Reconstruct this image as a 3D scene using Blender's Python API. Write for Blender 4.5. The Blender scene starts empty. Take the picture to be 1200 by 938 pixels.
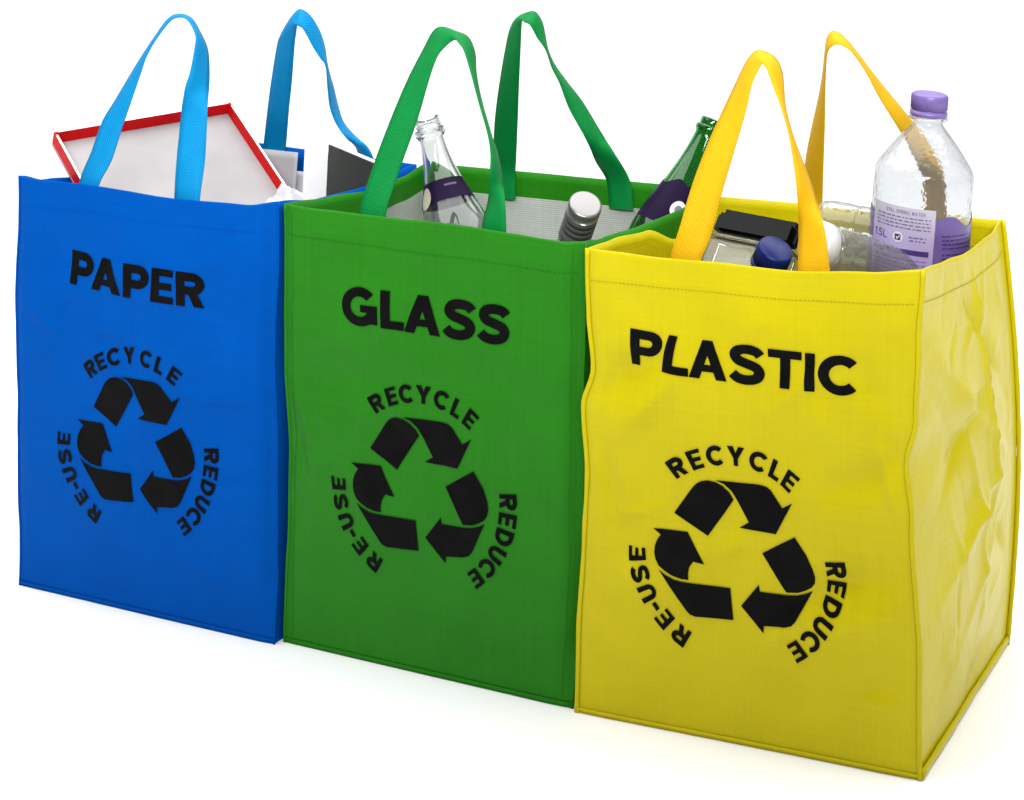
import bpy, bmesh, math, random
from mathutils import Vector, Matrix, noise
from mathutils.geometry import delaunay_2d_cdt

random.seed(4)
SC = bpy.context.scene
COL = SC.collection
V = Vector
PI = math.pi

# ------------------------------------------------------------------ camera
F_PX, Y_H, CAM_H = 2273.0, -239.0, 0.773      # focal length, horizon row (photo pixels), camera height in metres
cam_d = bpy.data.cameras.new('camera')
cam = bpy.data.objects.new('camera', cam_d)
COL.objects.link(cam)
cam.location = (0, 0, CAM_H)
cam.rotation_euler = (PI / 2, 0, 0)           # level camera, view dropped with the lens shift: uprights stay upright
cam_d.sensor_width = 36
cam_d.lens = F_PX / 1200 * 36
cam_d.shift_y = -(469 - Y_H) / 1200
cam_d.clip_start = 0.05
cam_d.clip_end = 100
SC.camera = cam

# ------------------------------------------------------------------ studio light
world = bpy.data.worlds.new('World')
SC.world = world
world.use_nodes = True
bg = world.node_tree.nodes['Background']
bg.inputs[0].default_value = (1, 1, 1, 1)
bg.inputs[1].default_value = 0.22


def softbox(name, loc, target, size, power, grid=180):
    l = bpy.data.lights.new(name, 'AREA')
    l.shape = 'RECTANGLE'
    l.size, l.size_y = size
    l.energy = power
    l.spread = math.radians(grid)             # a softbox with an egg-crate grid throws a narrower beam
    o = bpy.data.objects.new(name, l)
    COL.objects.link(o)
    o.location = loc
    o.rotation_euler = (V(target) - V(loc)).to_track_quat('-Z', 'Y').to_euler()
    return o


softbox('overhead_softbox', (0.0, 2.15, 2.2), (0.0, 2.15, 0), (4.4, 2.9), 119)
softbox('key_softbox', (-0.05, 0.45, 1.05), (-0.02, 1.75, 0.55), (1.5, 0.25), 3.1, grid=48)
softbox('side_softbox', (2.1, 1.3, 1.5), (0.3, 1.8, 0.3), (0.8, 1.0), 1.5)

vs = SC.view_settings
vs.view_transform = 'Standard'
vs.look = 'None'
vs.exposure = 0.32
vs.gamma = 1.0
SC.render.engine = 'CYCLES'
SC.cycles.use_denoising = True
SC.cycles.max_bounces = 14
SC.cycles.transmission_bounces = 12
SC.cycles.transparent_max_bounces = 12
SC.cycles.diffuse_bounces = 5
SC.cycles.glossy_bounces = 5
SC.cycles.sample_clamp_indirect = 6


# ------------------------------------------------------------------ helpers
def at(px, py, t):
    """photo pixel at depth t -> world point"""
    return V(((px - 600) / F_PX * t, t, CAM_H - (py - Y_H) / F_PX * t))


def ground(px, py):
    return at(px, py, CAM_H * F_PX / (py - Y_H))


def on_plane(px, py, o, n):
    """photo pixel on the plane through o with normal n"""
    c = V((0, 0, CAM_H))
    r = at(px, py, 1.0) - c
    return c + r * ((o - c).dot(n) / r.dot(n))


def obj(name, me, mats, parent=None):
    if not isinstance(mats, (list, tuple)):
        mats = [mats]
    for m in mats:
        me.materials.append(m)
    o = bpy.data.objects.new(name, me)
    COL.objects.link(o)
    if parent is not None:
        o.parent = parent
        o.matrix_parent_inverse = Matrix.Translation(-parent.location)
    return o


def empty(name, loc, label, cat):
    o = bpy.data.objects.new(name, None)
    o.empty_display_size = 0.05
    COL.objects.link(o)
    o.location = loc
    o['label'] = label
    o['category'] = cat
    return o


def tag(o, label, cat, group=None):
    o['label'] = label
    o['category'] = cat
    if group:
        o['group'] = group
    return o


def mesh_from(verts, faces, uvs=None, smooth=True, mat_idx=None):
    me = bpy.data.meshes.new('m')
    me.from_pydata([tuple(v) for v in verts], [], faces)
    if uvs is not None:
        lay = me.uv_layers.new(name='UVMap')
        for p in me.polygons:
            for li in p.loop_indices:
                lay.data[li].uv = uvs[me.loops[li].vertex_index]
    for i, p in enumerate(me.polygons):
        p.use_smooth = smooth
        if mat_idx is not None:
            p.material_index = mat_idx[i]
    me.update()
    return me


def catmull(pts, n):
    """n samples per span through pts (lists of floats or Vectors)"""
    P = [V(p) for p in pts]
    P = [P[0] * 2 - P[1]] + P + [P[-1] * 2 - P[-2]]
    out = []
    for i in range(1, len(P) - 2):
        a, b, c, d = P[i - 1:i + 3]
        for k in range(n):
            t = k / n
            out.append(0.5 * ((2 * b) + (c - a) * t + (2 * a - 5 * b + 4 * c - d) * t * t + (3 * b - a - 3 * c + d) * t ** 3))
    out.append(P[-2])
    return out


def lerp_table(tab, x):
    if x <= tab[0][0]:
        return tab[0][1:]
    for p, q in zip(tab, tab[1:]):
        if x <= q[0]:
            k = (x - p[0]) / (q[0] - p[0])
            k = k * k * (3 - 2 * k)
            return [a + (b - a) * k for a, b in zip(p[1:], q[1:])]
    return tab[-1][1:]


def nz(x, y, z=0.0):
    return noise.noise(V((x, y, z)))


# ------------------------------------------------------------------ materials
def new_mat(name):
    m = bpy.data.materials.new(name)
    m.use_nodes = True
    nt = m.node_tree
    return m, nt, nt.nodes['Principled BSDF']


def N(nt, kind, **inp):
    n = nt.nodes.new(kind)
    for k, v in inp.items():
        try:
            n.inputs[k.replace('_', ' ')].default_value = v
        except KeyError:
            setattr(n, k, v)
    return n


def plain(name, col, rough=0.5, spec=0.5, metal=0.0, var=0.0, scale=40.0, bump=0.0, bscale=200.0):
    m, nt, p = new_mat(name)
    p.inputs['Base Color'].default_value = (*col, 1)
    p.inputs['Roughness'].default_value = rough
    p.inputs['Specular IOR Level'].default_value = spec
    p.inputs['Metallic'].default_value = metal
    tc = N(nt, 'ShaderNodeTexCoord')
    if var:
        no = N(nt, 'ShaderNodeTexNoise', Scale=scale, Detail=4.0)
        nt.links.new(tc.outputs['Object'], no.inputs['Vector'])
        mr = N(nt, 'ShaderNodeMapRange')
        mr.inputs['From Min'].default_value = 0.3
        mr.inputs['From Max'].default_value = 0.7
        mr.inputs['To Min'].default_value = 1 - var
        mr.inputs['To Max'].default_value = 1 + var
        nt.links.new(no.outputs['Fac'], mr.inputs['Value'])
        mx = N(nt, 'ShaderNodeMix', data_type='RGBA', blend_type='MULTIPLY')
        mx.inputs['Factor'].default_value = 1
        mx.inputs['A'].default_value = (*col, 1)
        for s in mx.inputs:
            if s.name == 'A' and s.type == 'RGBA':
                s.default_value = (*col, 1)
            if s.name == 'B' and s.type == 'RGBA':
                nt.links.new(mr.outputs[0], s)
        nt.links.new([o for o in mx.outputs if o.type == 'RGBA'][0], p.inputs['Base Color'])
    if bump:
        nb = N(nt, 'ShaderNodeTexNoise', Scale=bscale, Detail=3.0)
        nt.links.new(tc.outputs['Object'], nb.inputs['Vector'])
        bn = N(nt, 'ShaderNodeBump', Strength=bump, Distance=0.001)
        nt.links.new(nb.outputs['Fac'], bn.inputs['Height'])
        nt.links.new(bn.outputs['Normal'], p.inputs['Normal'])
    return m


def woven(name, col, col2, rough=0.42, spec=0.16, tape=520.0, bump=0.12, var=0.55, transl=0.0):
    """laminated woven tape cloth: fine crossed tapes, cloudy tone, gloss that breaks up. UVs are metres."""
    m, nt, p = new_mat(name)
    L = nt.links
    uv = N(nt, 'ShaderNodeUVMap')
    no = N(nt, 'ShaderNodeTexNoise', Scale=16.0, Detail=5.0, Roughness=0.6)
    L.new(uv.outputs[0], no.inputs['Vector'])
    w1 = N(nt, 'ShaderNodeTexWave', Scale=tape / 6.2832 * 1.0, Distortion=0.6, Detail=1.0)
    w1.bands_direction = 'X'
    w1.inputs['Detail Scale'].default_value = 0.3
    w2 = N(nt, 'ShaderNodeTexWave', Scale=tape / 6.2832 * 1.0, Distortion=0.6, Detail=1.0)
    w2.bands_direction = 'Y'
    w2.inputs['Detail Scale'].default_value = 0.3
    L.new(uv.outputs[0], w1.inputs['Vector'])
    L.new(uv.outputs[0], w2.inputs['Vector'])
    add = N(nt, 'ShaderNodeMath', operation='ADD')
    L.new(w1.outputs['Fac'], add.inputs[0])
    L.new(w2.outputs['Fac'], add.inputs[1])
    # streaks: single tapes a touch lighter or darker, along both directions
    mpx = N(nt, 'ShaderNodeMapping')
    mpx.inputs['Scale'].default_value = (420, 6, 1)
    mpy = N(nt, 'ShaderNodeMapping')
    mpy.inputs['Scale'].default_value = (6, 420, 1)
    sx = N(nt, 'ShaderNodeTexNoise', Scale=1.0, Detail=1.0)
    sy = N(nt, 'ShaderNodeTexNoise', Scale=1.0, Detail=1.0)
    L.new(uv.outputs[0], mpx.inputs[0])
    L.new(uv.outputs[0], mpy.inputs[0])
    L.new(mpx.outputs[0], sx.inputs['Vector'])
    L.new(mpy.outputs[0], sy.inputs['Vector'])
    s2 = N(nt, 'ShaderNodeMath', operation='ADD')
    L.new(sx.outputs['Fac'], s2.inputs[0])
    L.new(sy.outputs['Fac'], s2.inputs[1])
    s3 = N(nt, 'ShaderNodeMath', operation='MULTIPLY_ADD')
    s3.inputs[1].default_value = 0.45
    L.new(s2.outputs[0], s3.inputs[0])
    L.new(no.outputs['Fac'], s3.inputs[2])
    mr = N(nt, 'ShaderNodeMapRange')
    mr.inputs['From Min'].default_value = 0.95 - var
    mr.inputs['From Max'].default_value = 0.95 + var
    L.new(s3.outputs[0], mr.inputs['Value'])
    cr = N(nt, 'ShaderNodeValToRGB')
    cr.color_ramp.elements[0].color = (*col, 1)
    cr.color_ramp.elements[1].color = (*col2, 1)
    L.new(mr.outputs[0], cr.inputs[0])
    L.new(cr.outputs[0], p.inputs['Base Color'])
    p.inputs['Roughness'].default_value = rough
    p.inputs['Specular IOR Level'].default_value = spec
    b1 = N(nt, 'ShaderNodeBump', Strength=bump, Distance=0.0003)
    L.new(add.outputs[0], b1.inputs['Height'])
    b2 = N(nt, 'ShaderNodeBump', Strength=0.35, Distance=0.004)
    n2 = N(nt, 'ShaderNodeTexNoise', Scale=28.0, Detail=4.0, Roughness=0.55)
    L.new(uv.outputs[0], n2.inputs['Vector'])
    L.new(n2.outputs['Fac'], b2.inputs['Height'])
    L.new(b1.outputs['Normal'], b2.inputs['Normal'])
    L.new(b2.outputs['Normal'], p.inputs['Normal'])
    return m


def webbing(name, col, col2):
    """coarse woven strap; UV: u across, v along, in metres"""
    m, nt, p = new_mat(name)
    L = nt.links
    uv = N(nt, 'ShaderNodeUVMap')
    mp = N(nt, 'ShaderNodeMapping')
    mp.inputs['Rotation'].default_value = (0, 0, PI / 4)
    L.new(uv.outputs[0], mp.inputs[0])
    w1 = N(nt, 'ShaderNodeTexWave', Scale=150.0, Distortion=0.8)
    w1.bands_direction = 'X'
    w2 = N(nt, 'ShaderNodeTexWave', Scale=150.0, Distortion=0.8)
    w2.bands_direction = 'Y'
    L.new(mp.outputs[0], w1.inputs['Vector'])
    L.new(mp.outputs[0], w2.inputs['Vector'])
    ck = N(nt, 'ShaderNodeMath', operation='MULTIPLY')
    L.new(w1.outputs['Fac'], ck.inputs[0])
    L.new(w2.outputs['Fac'], ck.inputs[1])
    no = N(nt, 'ShaderNodeTexNoise', Scale=45.0, Detail=2.0)
    L.new(uv.outputs[0], no.inputs['Vector'])
    ad = N(nt, 'ShaderNodeMath', operation='MULTIPLY_ADD')
    ad.inputs[1].default_value = 0.35
    L.new(no.outputs['Fac'], ad.inputs[0])
    L.new(ck.outputs[0], ad.inputs[2])
    mr = N(nt, 'ShaderNodeMapRange')
    mr.inputs['From Min'].default_value = 0.1
    mr.inputs['From Max'].default_value = 0.9
    L.new(ad.outputs[0], mr.inputs['Value'])
    cr = N(nt, 'ShaderNodeValToRGB')
    cr.color_ramp.elements[0].color = (*col2, 1)
    cr.color_ramp.elements[1].color = (*col, 1)
    L.new(mr.outputs[0], cr.inputs[0])
    L.new(cr.outputs[0], p.inputs['Base Color'])
    p.inputs['Roughness'].default_value = 0.55
    p.inputs['Specular IOR Level'].default_value = 0.08
    b = N(nt, 'ShaderNodeBump', Strength=0.6, Distance=0.0005)
    L.new(ck.outputs[0], b.inputs['Height'])
    L.new(b.outputs['Normal'], p.inputs['Normal'])
    return m


def glassy(name, col, ior=1.45, rough=0.0, bump=0.0, bscale=90.0, trans=1.0):
    m, nt, p = new_mat(name)
    p.inputs['Base Color'].default_value = (*col, 1)
    p.inputs['Transmission Weight'].default_value = trans
    p.inputs['IOR'].default_value = ior
    p.inputs['Roughness'].default_value = rough
    if bump:
        tc = N(nt, 'ShaderNodeTexCoord')
        nb = N(nt, 'ShaderNodeTexNoise', Scale=bscale, Detail=2.0)
        nt.links.new(tc.outputs['Object'], nb.inputs['Vector'])
        bn = N(nt, 'ShaderNodeBump', Strength=bump, Distance=0.002)
        nt.links.new(nb.outputs['Fac'], bn.inputs['Height'])
        nt.links.new(bn.outputs['Normal'], p.inputs['Normal'])
    return m


M = {
    'blue': woven('blue woven cloth', (8.2e-05, 0.05526, 0.2929), (8.2e-05, 0.07982, 0.3864), spec=0.015),
    'green': woven('green woven cloth', (0.01371, 0.1305, 0.005314), (0.01621, 0.1907, 0.005904), spec=0.10),
    'yellow': woven('yellow woven cloth', (0.445, 0.372, 0.0022), (0.552, 0.473, 0.0036), spec=0.12, rough=0.30),
    'lining_grey': woven('pale grey lining', (0.3241, 0.349, 0.3116), (0.4362, 0.4612, 0.4238), rough=0.6, spec=0.2, tape=900, bump=0.6),
    'lining_yellow': woven('tan yellow lining', (0.31, 0.2657, 0.04428), (0.3838, 0.3321, 0.06642), rough=0.6, spec=0.2),
    'lining_blue': woven('blue grey lining', (0.205, 0.287, 0.451), (0.287, 0.369, 0.5084), rough=0.6, spec=0.2),
    'strap_blue': webbing('blue webbing', (0.002, 0.27, 0.53), (0.0005, 0.14, 0.36)),
    'strap_green': webbing('green webbing', (0.002, 0.235, 0.050), (0.001, 0.125, 0.022)),
    'strap_yellow': webbing('yellow webbing', (0.68, 0.42, 0.006), (0.54, 0.28, 0.003)),
    'ink': plain('black print ink', (0.0032, 0.0032, 0.0032), rough=0.5, spec=0.045, var=0.3, scale=60, bump=0.15, bscale=900),
    'thread_blue': plain('blue thread', (0.00082, 0.0697, 0.41), rough=0.7, spec=0.05),
    'thread_green': plain('green thread', (0.01476, 0.1312, 0.0082), rough=0.7, spec=0.05),
    'thread_yellow': plain('yellow thread', (0.3772, 0.2952, 0.00328), rough=0.7, spec=0.05),
    'red': plain('red box paper', (0.5437, 0.002788, 0.005576), rough=0.5, spec=0.1, var=0.08),
    'cardgrey': plain('pale grey board', (0.3182, 0.3053, 0.3053), rough=0.75, spec=0.2, var=0.05, scale=25, bump=0.1),
    'white': plain('white card', (0.88, 0.88, 0.88), rough=0.6, spec=0.3, var=0.03),
    'paper': plain('white paper', (0.432, 0.432, 0.4536), rough=0.8, spec=0.2, var=0.03, bump=0.2),
    'greycard': plain('light grey card', (0.2952, 0.2952, 0.307), rough=0.6, var=0.05),
    'shadedinside': plain('carton inside in painted shade', (0.008, 0.012, 0.008), rough=0.7, var=0.15, scale=15),  # shadow inside the carton, put into the wall colour
    'glass': glassy('clear glass', (0.79, 0.81, 0.80), 1.5),
    'greenglass': glassy('green glass', (0.03, 0.30, 0.06), 1.5),
    'pet': glassy('clear plastic', (0.845, 0.86, 0.875), 1.33, 0.05, 0.5, 130, 0.96),
    'petthin': glassy('clear thin plastic', (0.87, 0.88, 0.87), 1.36, 0.03, 0.5, 70, 0.96),
    'purple': plain('dark purple label', (0.00902, 0.00369, 0.02255), rough=0.4, spec=0.06, var=0.15),
    'cream': plain('cream seal', (0.3559, 0.3444, 0.2583), rough=0.5, var=0.2, scale=150),
    'silver': plain('silver aluminium', (0.2509, 0.2453, 0.2398), rough=0.35, metal=0.8, var=0.05, bump=0.1, bscale=400),
    'silverdark': plain('silver ring groove', (0.246, 0.2378, 0.2296), rough=0.4, metal=0.7),
    'lilac': plain('lilac cap plastic', (0.1525, 0.1017, 0.3152), rough=0.35, var=0.05),
    'violet': plain('violet label film', (0.117, 0.074, 0.261), rough=0.3, var=0.10, scale=50),
    'textviolet': plain('dark violet print', (0.041, 0.0164, 0.1394), rough=0.4),
    'textgrey': plain('grey violet print', (0.1312, 0.0984, 0.2296), rough=0.4),
    'black': plain('black plastic', (0.00328, 0.00328, 0.00328), rough=0.18, spec=0.10, bump=0.1),
    'bluecap': plain('blue cap plastic', (0.002542, 0.01017, 0.1017), rough=0.35, spec=0.25),
    'whitecap': plain('white cap plastic', (0.6, 0.6, 0.6), rough=0.35),
    'sweep': plain('white studio paper', (0.93, 0.93, 0.93), rough=0.9, spec=0.1),
}


def label_gradient():
    m, nt, p = new_mat('pale lilac label film')
    uv = N(nt, 'ShaderNodeUVMap')
    sp = N(nt, 'ShaderNodeSeparateXYZ')
    cr = N(nt, 'ShaderNodeValToRGB')
    cr.color_ramp.elements[0].color = (0.234, 0.164, 0.429, 1)
    cr.color_ramp.elements[1].color = (0.484, 0.468, 0.562, 1)
    cr.color_ramp.elements[0].position = 0.25
    e = cr.color_ramp.elements.new(0.62)
    e.color = (0.359, 0.296, 0.530, 1)
    nt.links.new(uv.outputs[0], sp.inputs[0])
    nt.links.new(sp.outputs[1], cr.inputs[0])
    nt.links.new(cr.outputs[0], p.inputs['Base Color'])
    p.inputs['Roughness'].default_value = 0.3
    return m


M['palelilac'] = label_gradient()


# ------------------------------------------------------------------ studio sweep (floor that curves up into the back wall)
def build_sweep():
    prof = [(-1.5, 0.0), (1.0, 0.0), (2.5, 0.0), (4.0, 0.0)]
    R = 1.0
    for i in range(1, 13):
        a = i / 12 * PI / 2
        prof.append((4.0 + R * math.sin(a), R - R * math.cos(a)))
    prof.append((5.0, 3.2))
    vs_, fs = [], []
    for (y, z) in prof:
        for x in (-4.0, 4.0):
            vs_.append((x, y, z))
    for i in range(len(prof) - 1):
        fs.append((2 * i, 2 * i + 1, 2 * i + 3, 2 * i + 2))
    o = obj('floor', mesh_from(vs_, fs), M['sweep'])
    o['kind'] = 'structure'
    o['label'] = 'plain white studio sweep under and behind the bags'
    return o


build_sweep()


# ------------------------------------------------------------------ lettering: bold strokes -> polygons -> triangles laid on a surface
def rect(x0, y0, x1, y1):
    return [(x0, y0), (x1, y0), (x1, y1), (x0, y1)]


def arc(cx, cy, rx, ry, a0, a1, n=16):
    return [(cx + rx * math.cos(math.radians(a0 + (a1 - a0) * i / n)), cy + ry * math.sin(math.radians(a0 + (a1 - a0) * i / n))) for i in range(n + 1)]


def stroke(pts, w):
    h = w / 2
    P = [V(p) for p in pts]
    Lf, Rt = [], []
    for i, p in enumerate(P):
        d0 = (p - P[i - 1]).normalized() if i else None
        d1 = (P[i + 1] - p).normalized() if i < len(P) - 1 else None
        if d0 is None:
            d0 = d1
        if d1 is None:
            d1 = d0
        n0, n1 = V((-d0.y, d0.x)), V((-d1.y, d1.x))
        n = (n0 + n1)
        n = n / max(n.length_squared / 2, 0.35)
        Lf.append(tuple(p + n * h))
        Rt.append(tuple(p - n * h))
    # a strip of quads, so that even tight curves stay valid
    return [[Lf[i], Lf[i + 1], Rt[i + 1], Rt[i]] for i in range(len(P) - 1)]


def glyph(c, w):
    h = w / 2
    if c == 'I':
        return [rect(0, 0, w, 1)], w
    if c == 'L':
        return [rect(0, 0, w, 1), rect(w, 0, .62, w * .88)], .62
    if c == 'T':
        return [rect(.40 - h, 0, .40 + h, 1 - w * .88), rect(0, 1 - w * .88, .80, 1)], .80
    if c == 'E':
        k = w * .82
        return [rect(0, 0, w, 1), rect(w, 0, .68, k), rect(w, .5 - k / 2, .63, .5 + k / 2), rect(w, 1 - k, .68, 1)], .68
    if c in 'PR':
        b = .30 if c == 'P' else .35
        cy, ry = (1 + b) / 2, (1 - b) / 2 - h
        ps = [rect(0, 0, w, 1)]
        ps += stroke([(w * .8, 1 - h), (.45, 1 - h)] + arc(.45, cy, .35 - h, ry, 84, -84, 14) + [(.45, b + h), (w * .8, b + h)], w)
        if c == 'R':
            ps.append([(.28, b + w * .5), (.55, b + w * .5), (.80, 0), (.80 - w * 1.2, 0)])
            return ps, .82
        return ps, .80
    if c == 'A':
        t = w * 1.06
        xm = .46
        return [[(0, 0), (t, 0), (xm + t / 2, 1), (xm - t / 2, 1)], [(.92 - t, 0), (.92, 0), (xm + t / 2, 1), (xm - t / 2, 1)],
                rect(.20, .19, .72, .19 + w * .74)], .92
    if c in 'CG':
        a1 = 316 if c == 'C' else 330
        ps = stroke(arc(.50, .5, .50 - h, .52 - h, 42, a1, 34), w)
        if c == 'G':
            ps += [rect(.52, .36, .97, .36 + w * .76), rect(.97 - w, .06, .97, .36 + w * .76)]
            return ps, .97
        return ps, .93
    if c == 'S':
        ctl = [(.70, .775), (.60, .875), (.39, .91), (.19, .86), (.115, .73), (.19, .60), (.39, .525), (.60, .44), (.675, .30), (.60, .15), (.39, .09), (.18, .125), (.05, .235)]
        k = (w - .21) / 2
        pts = [(.39 + (x - .39) * (1 - k), .5 + (y - .5) * (1 - k * 2)) for x, y in ctl]
        return stroke([tuple(p) for p in catmull(pts, 4)], w), .79
    if c == 'Y':
        t = w * 1.2
        return [rect(.42 - h, 0, .42 + h, .42), [(0, 1), (t, 1), (.42 + h, .38), (.42 - h, .38)], [(.84 - t, 1), (.84, 1), (.42 + h, .38), (.42 - h, .38)]], .84
    if c == 'D':
        return [rect(0, 0, w, 1)] + stroke([(w * .8, 1 - h), (.36, 1 - h)] + arc(.36, .5, .47 - h, .5 - h, 84, -84, 20) + [(.36, h), (w * .8, h)], w), .83
    if c == 'U':
        return stroke([(h, 1), (h, .40)] + arc(.39, .40, .39 - h, .40 - h, 188, 352, 18) + [(.78 - h, .40), (.78 - h, 1)], w), .78
    if c == '-':
        return [rect(0, .36, .40, .36 + w)], .40
    if c == 'N':
        return [rect(0, 0, w, 1), rect(.80 - w, 0, .80, 1), [(0, 1), (w * 1.2, 1), (.80, 0), (.80 - w * 1.2, 0)]], .80
    if c == 'W':
        t = w * 1.1
        return [[(0, 1), (t, 1), (.28 + t, 0), (.28, 0)], [(.5 - t / 2, 1), (.5 + t / 2, 1), (.28 + t, 0), (.28, 0)],
                [(.5 - t / 2, 1), (.5 + t / 2, 1), (.72, 0), (.72 - t, 0)], [(1 - t, 1), (1, 1), (.72, 0), (.72 - t, 0)]], 1.0
    if c == '1':
        return [rect(.2, 0, .2 + w, 1), [(0, .78), (.2, 1), (.2, .78), (.1, .66)]], .2 + w
    if c == '5':
        return [rect(.06, 1 - w, .62, 1), rect(.06, .5, .06 + w, 1)] + stroke([(.06, .58 - h), (.3, .62 - h)] + arc(.3, .34, .32 - h, .30 - h, 80, -110, 14) + [(.02, .14)], w), .66
    if c == '.':
        return [rect(0, 0, w, w)], w
    return [], .35


def inside(p, poly):
    x, y = p
    r = False
    j = len(poly) - 1
    for i in range(len(poly)):
        xi, yi = poly[i]
        xj, yj = poly[j]
        if (yi > y) != (yj > y) and x < (xj - xi) * (y - yi) / (yj - yi) + xi:
            r = not r
        j = i
    return r


def triangulate(polys, step):
    """union of polygons -> vertices and triangles with inner points every `step`"""
    vs_, es = [], []
    for poly in polys:
        ring = []
        for a, b in zip(poly, poly[1:] + poly[:1]):
            n = max(1, int(math.hypot(b[0] - a[0], b[1] - a[1]) / step))
            for k in range(n):
                ring.append((a[0] + (b[0] - a[0]) * k / n, a[1] + (b[1] - a[1]) * k / n))
        s = len(vs_)
        vs_ += ring
        es += [(s + i, s + (i + 1) % len(ring)) for i in range(len(ring))]
    x0, x1 = min(p[0] for p in vs_), max(p[0] for p in vs_)
    y0, y1 = min(p[1] for p in vs_), max(p[1] for p in vs_)
    nx, ny = int((x1 - x0) / step), int((y1 - y0) / step)
    for i in range(1, nx):
        for j in range(1, ny):
            q = (x0 + (x1 - x0) * (i + .23 * (j % 2)) / nx, y0 + (y1 - y0) * j / ny)
            if any(inside(q, po) for po in polys):
                vs_.append(q)
    ov, _, of, *_ = delaunay_2d_cdt([V(p) for p in vs_], es, [], 0, 1e-7)
    keep = []
    for f in of:
        c = (sum(ov[i].x for i in f) / len(f), sum(ov[i].y for i in f) / len(f))
        if any(inside(c, po) for po in polys):
            keep.append(tuple(f))
    return [(v.x, v.y) for v in ov], keep


def lay(groups, surf, step, name, mat, parent):
    """groups: list of polygon lists in surface coordinates; surf(x, y) -> world point"""
    vs_, fs = [], []
    for polys in groups:
        if not polys:
            continue
        v, f = triangulate(polys, step)
        s = len(vs_)
        vs_ += [surf(x, y) for x, y in v]
        fs += [tuple(i + s for i in q) for q in f]
    return obj(name, mesh_from(vs_, fs), mat, parent)


def word(text, x0, y0, x1, y1, w, gap=.08):
    lets, x = [], 0
    for i, ch in enumerate(text):
        ps, adv = glyph(ch, w)
        x += {'PA': -.13, 'LA': -.07}.get(text[i - 1:i + 1], 0)      # tuck slanted letters in
        lets.append((ps, x))
        x += adv + gap
    x -= gap
    sx, sy = (x1 - x0) / x, (y1 - y0)
    return [[[(x0 + (px + lx) * sx, y0 + py * sy) for px, py in po] for po in ps] for ps, lx in lets]


def arc_word(text, angs, c, r, hgt, w, wid):
    out = []
    for ch, a in zip(text, angs):
        ps, adv = glyph(ch, w)
        g = []
        for po in ps:
            q = []
            for px, py in po:
                th = math.radians(a) - (px - adv / 2) * hgt * wid / r
                rr = r + (py - .5) * hgt
                q.append((c[0] + rr * math.cos(th), c[1] + rr * math.sin(th)))
            g.append(q)
        out.append(g)
    return out


ARROWS = [  # each arrow of the recycling mark: folded-under half and pointed half, radius of the lettering ring = 1
    ([(-0.602, 0.357), (-0.432, 0.64), (-0.396, 0.682), (-0.35, 0.713), (-0.286, 0.729), (-0.209, 0.723), (-0.133, 0.691), (-0.069, 0.639), (-0.026, 0.574), (-0.268, 0.184)],
     [(-0.212, 0.742), (0.234, 0.752), (0.309, 0.743), (0.358, 0.714), (0.483, 0.562), (0.589, 0.626), (0.421, 0.304), (0.045, 0.316), (0.138, 0.379), (0.010, 0.575), (-0.044, 0.652), (-0.120, 0.712)]),
    ([(0.276, 0.1), (0.614, 0.304), (0.729, 0.141), (0.778, 0.016), (0.791, -0.066), (0.778, -0.128), (0.742, -0.174), (0.68, -0.213), (0.606, -0.242), (0.495, -0.252)],
     [(0.749, -0.212), (0.68, -0.246), (0.594, -0.272), (0.495, -0.281), (0.239, -0.281), (0.229, -0.215), (0.052, -0.451), (0.276, -0.681), (0.279, -0.608), (0.483, -0.586), (0.552, -0.56), (0.594, -0.511)]),
    ([(-0.759, -0.228), (-0.686, -0.272), (-0.595, -0.303), (-0.517, -0.310), (-0.427, -0.308), (-0.056, -0.297), (-0.026, -0.605), (-0.401, -0.636), (-0.453, -0.622), (-0.483, -0.593)],
     [(-0.821, 0.181), (-0.465, 0.192), (-0.304, -0.099), (-0.406, -0.088), (-0.445, -0.15), (-0.458, -0.214), (-0.453, -0.280), (-0.525, -0.282), (-0.621, -0.265), (-0.699, -0.230), (-0.759, -0.190), (-0.795, -0.13), (-0.808, -0.07), (-0.803, 0.005), (-0.777, 0.071), (-0.738, 0.126)]),
]


# ------------------------------------------------------------------ bags
class Bag:
    pass


def crease(a, b, lst, sharp=False):
    """sum of soft folds; each (a0,b0,a1,b1,width,height)"""
    s = 0.0
    for a0, b0, a1, b1, wd, amp in lst:
        dx, dy = a1 - a0, b1 - b0
        l2 = dx * dx + dy * dy
        k = ((a - a0) * dx + (b - b0) * dy) / l2
        kc = min(1, max(0, k))
        px, py = a0 + dx * kc - a, b0 + dy * kc - b
        d2 = (px * px + py * py) / (wd * wd)
        e = max(0.0, 1 - 0.6 * abs(2 * kc - 1))
        s += amp * (math.exp(-1.7 * (math.sqrt(d2 + .012) - .11)) if sharp else math.exp(-d2)) * e
    return s


def fine_folds(seed, n, width, amp, a_rng=(.05, .95), b_rng=(.05, .9)):
    rnd = random.Random(seed)
    out = []
    for _ in range(n):
        a, b = rnd.uniform(*a_rng), rnd.uniform(*b_rng)
        th, ln = rnd.gauss(.5, .7), rnd.uniform(.10, .30)
        out.append((a, b, a + ln * math.cos(th), b + ln * math.sin(th), rnd.uniform(.6, 1.4) * width, rnd.choice((-1, 1)) * rnd.uniform(.5, 1.2) * amp))
    return out


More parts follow.
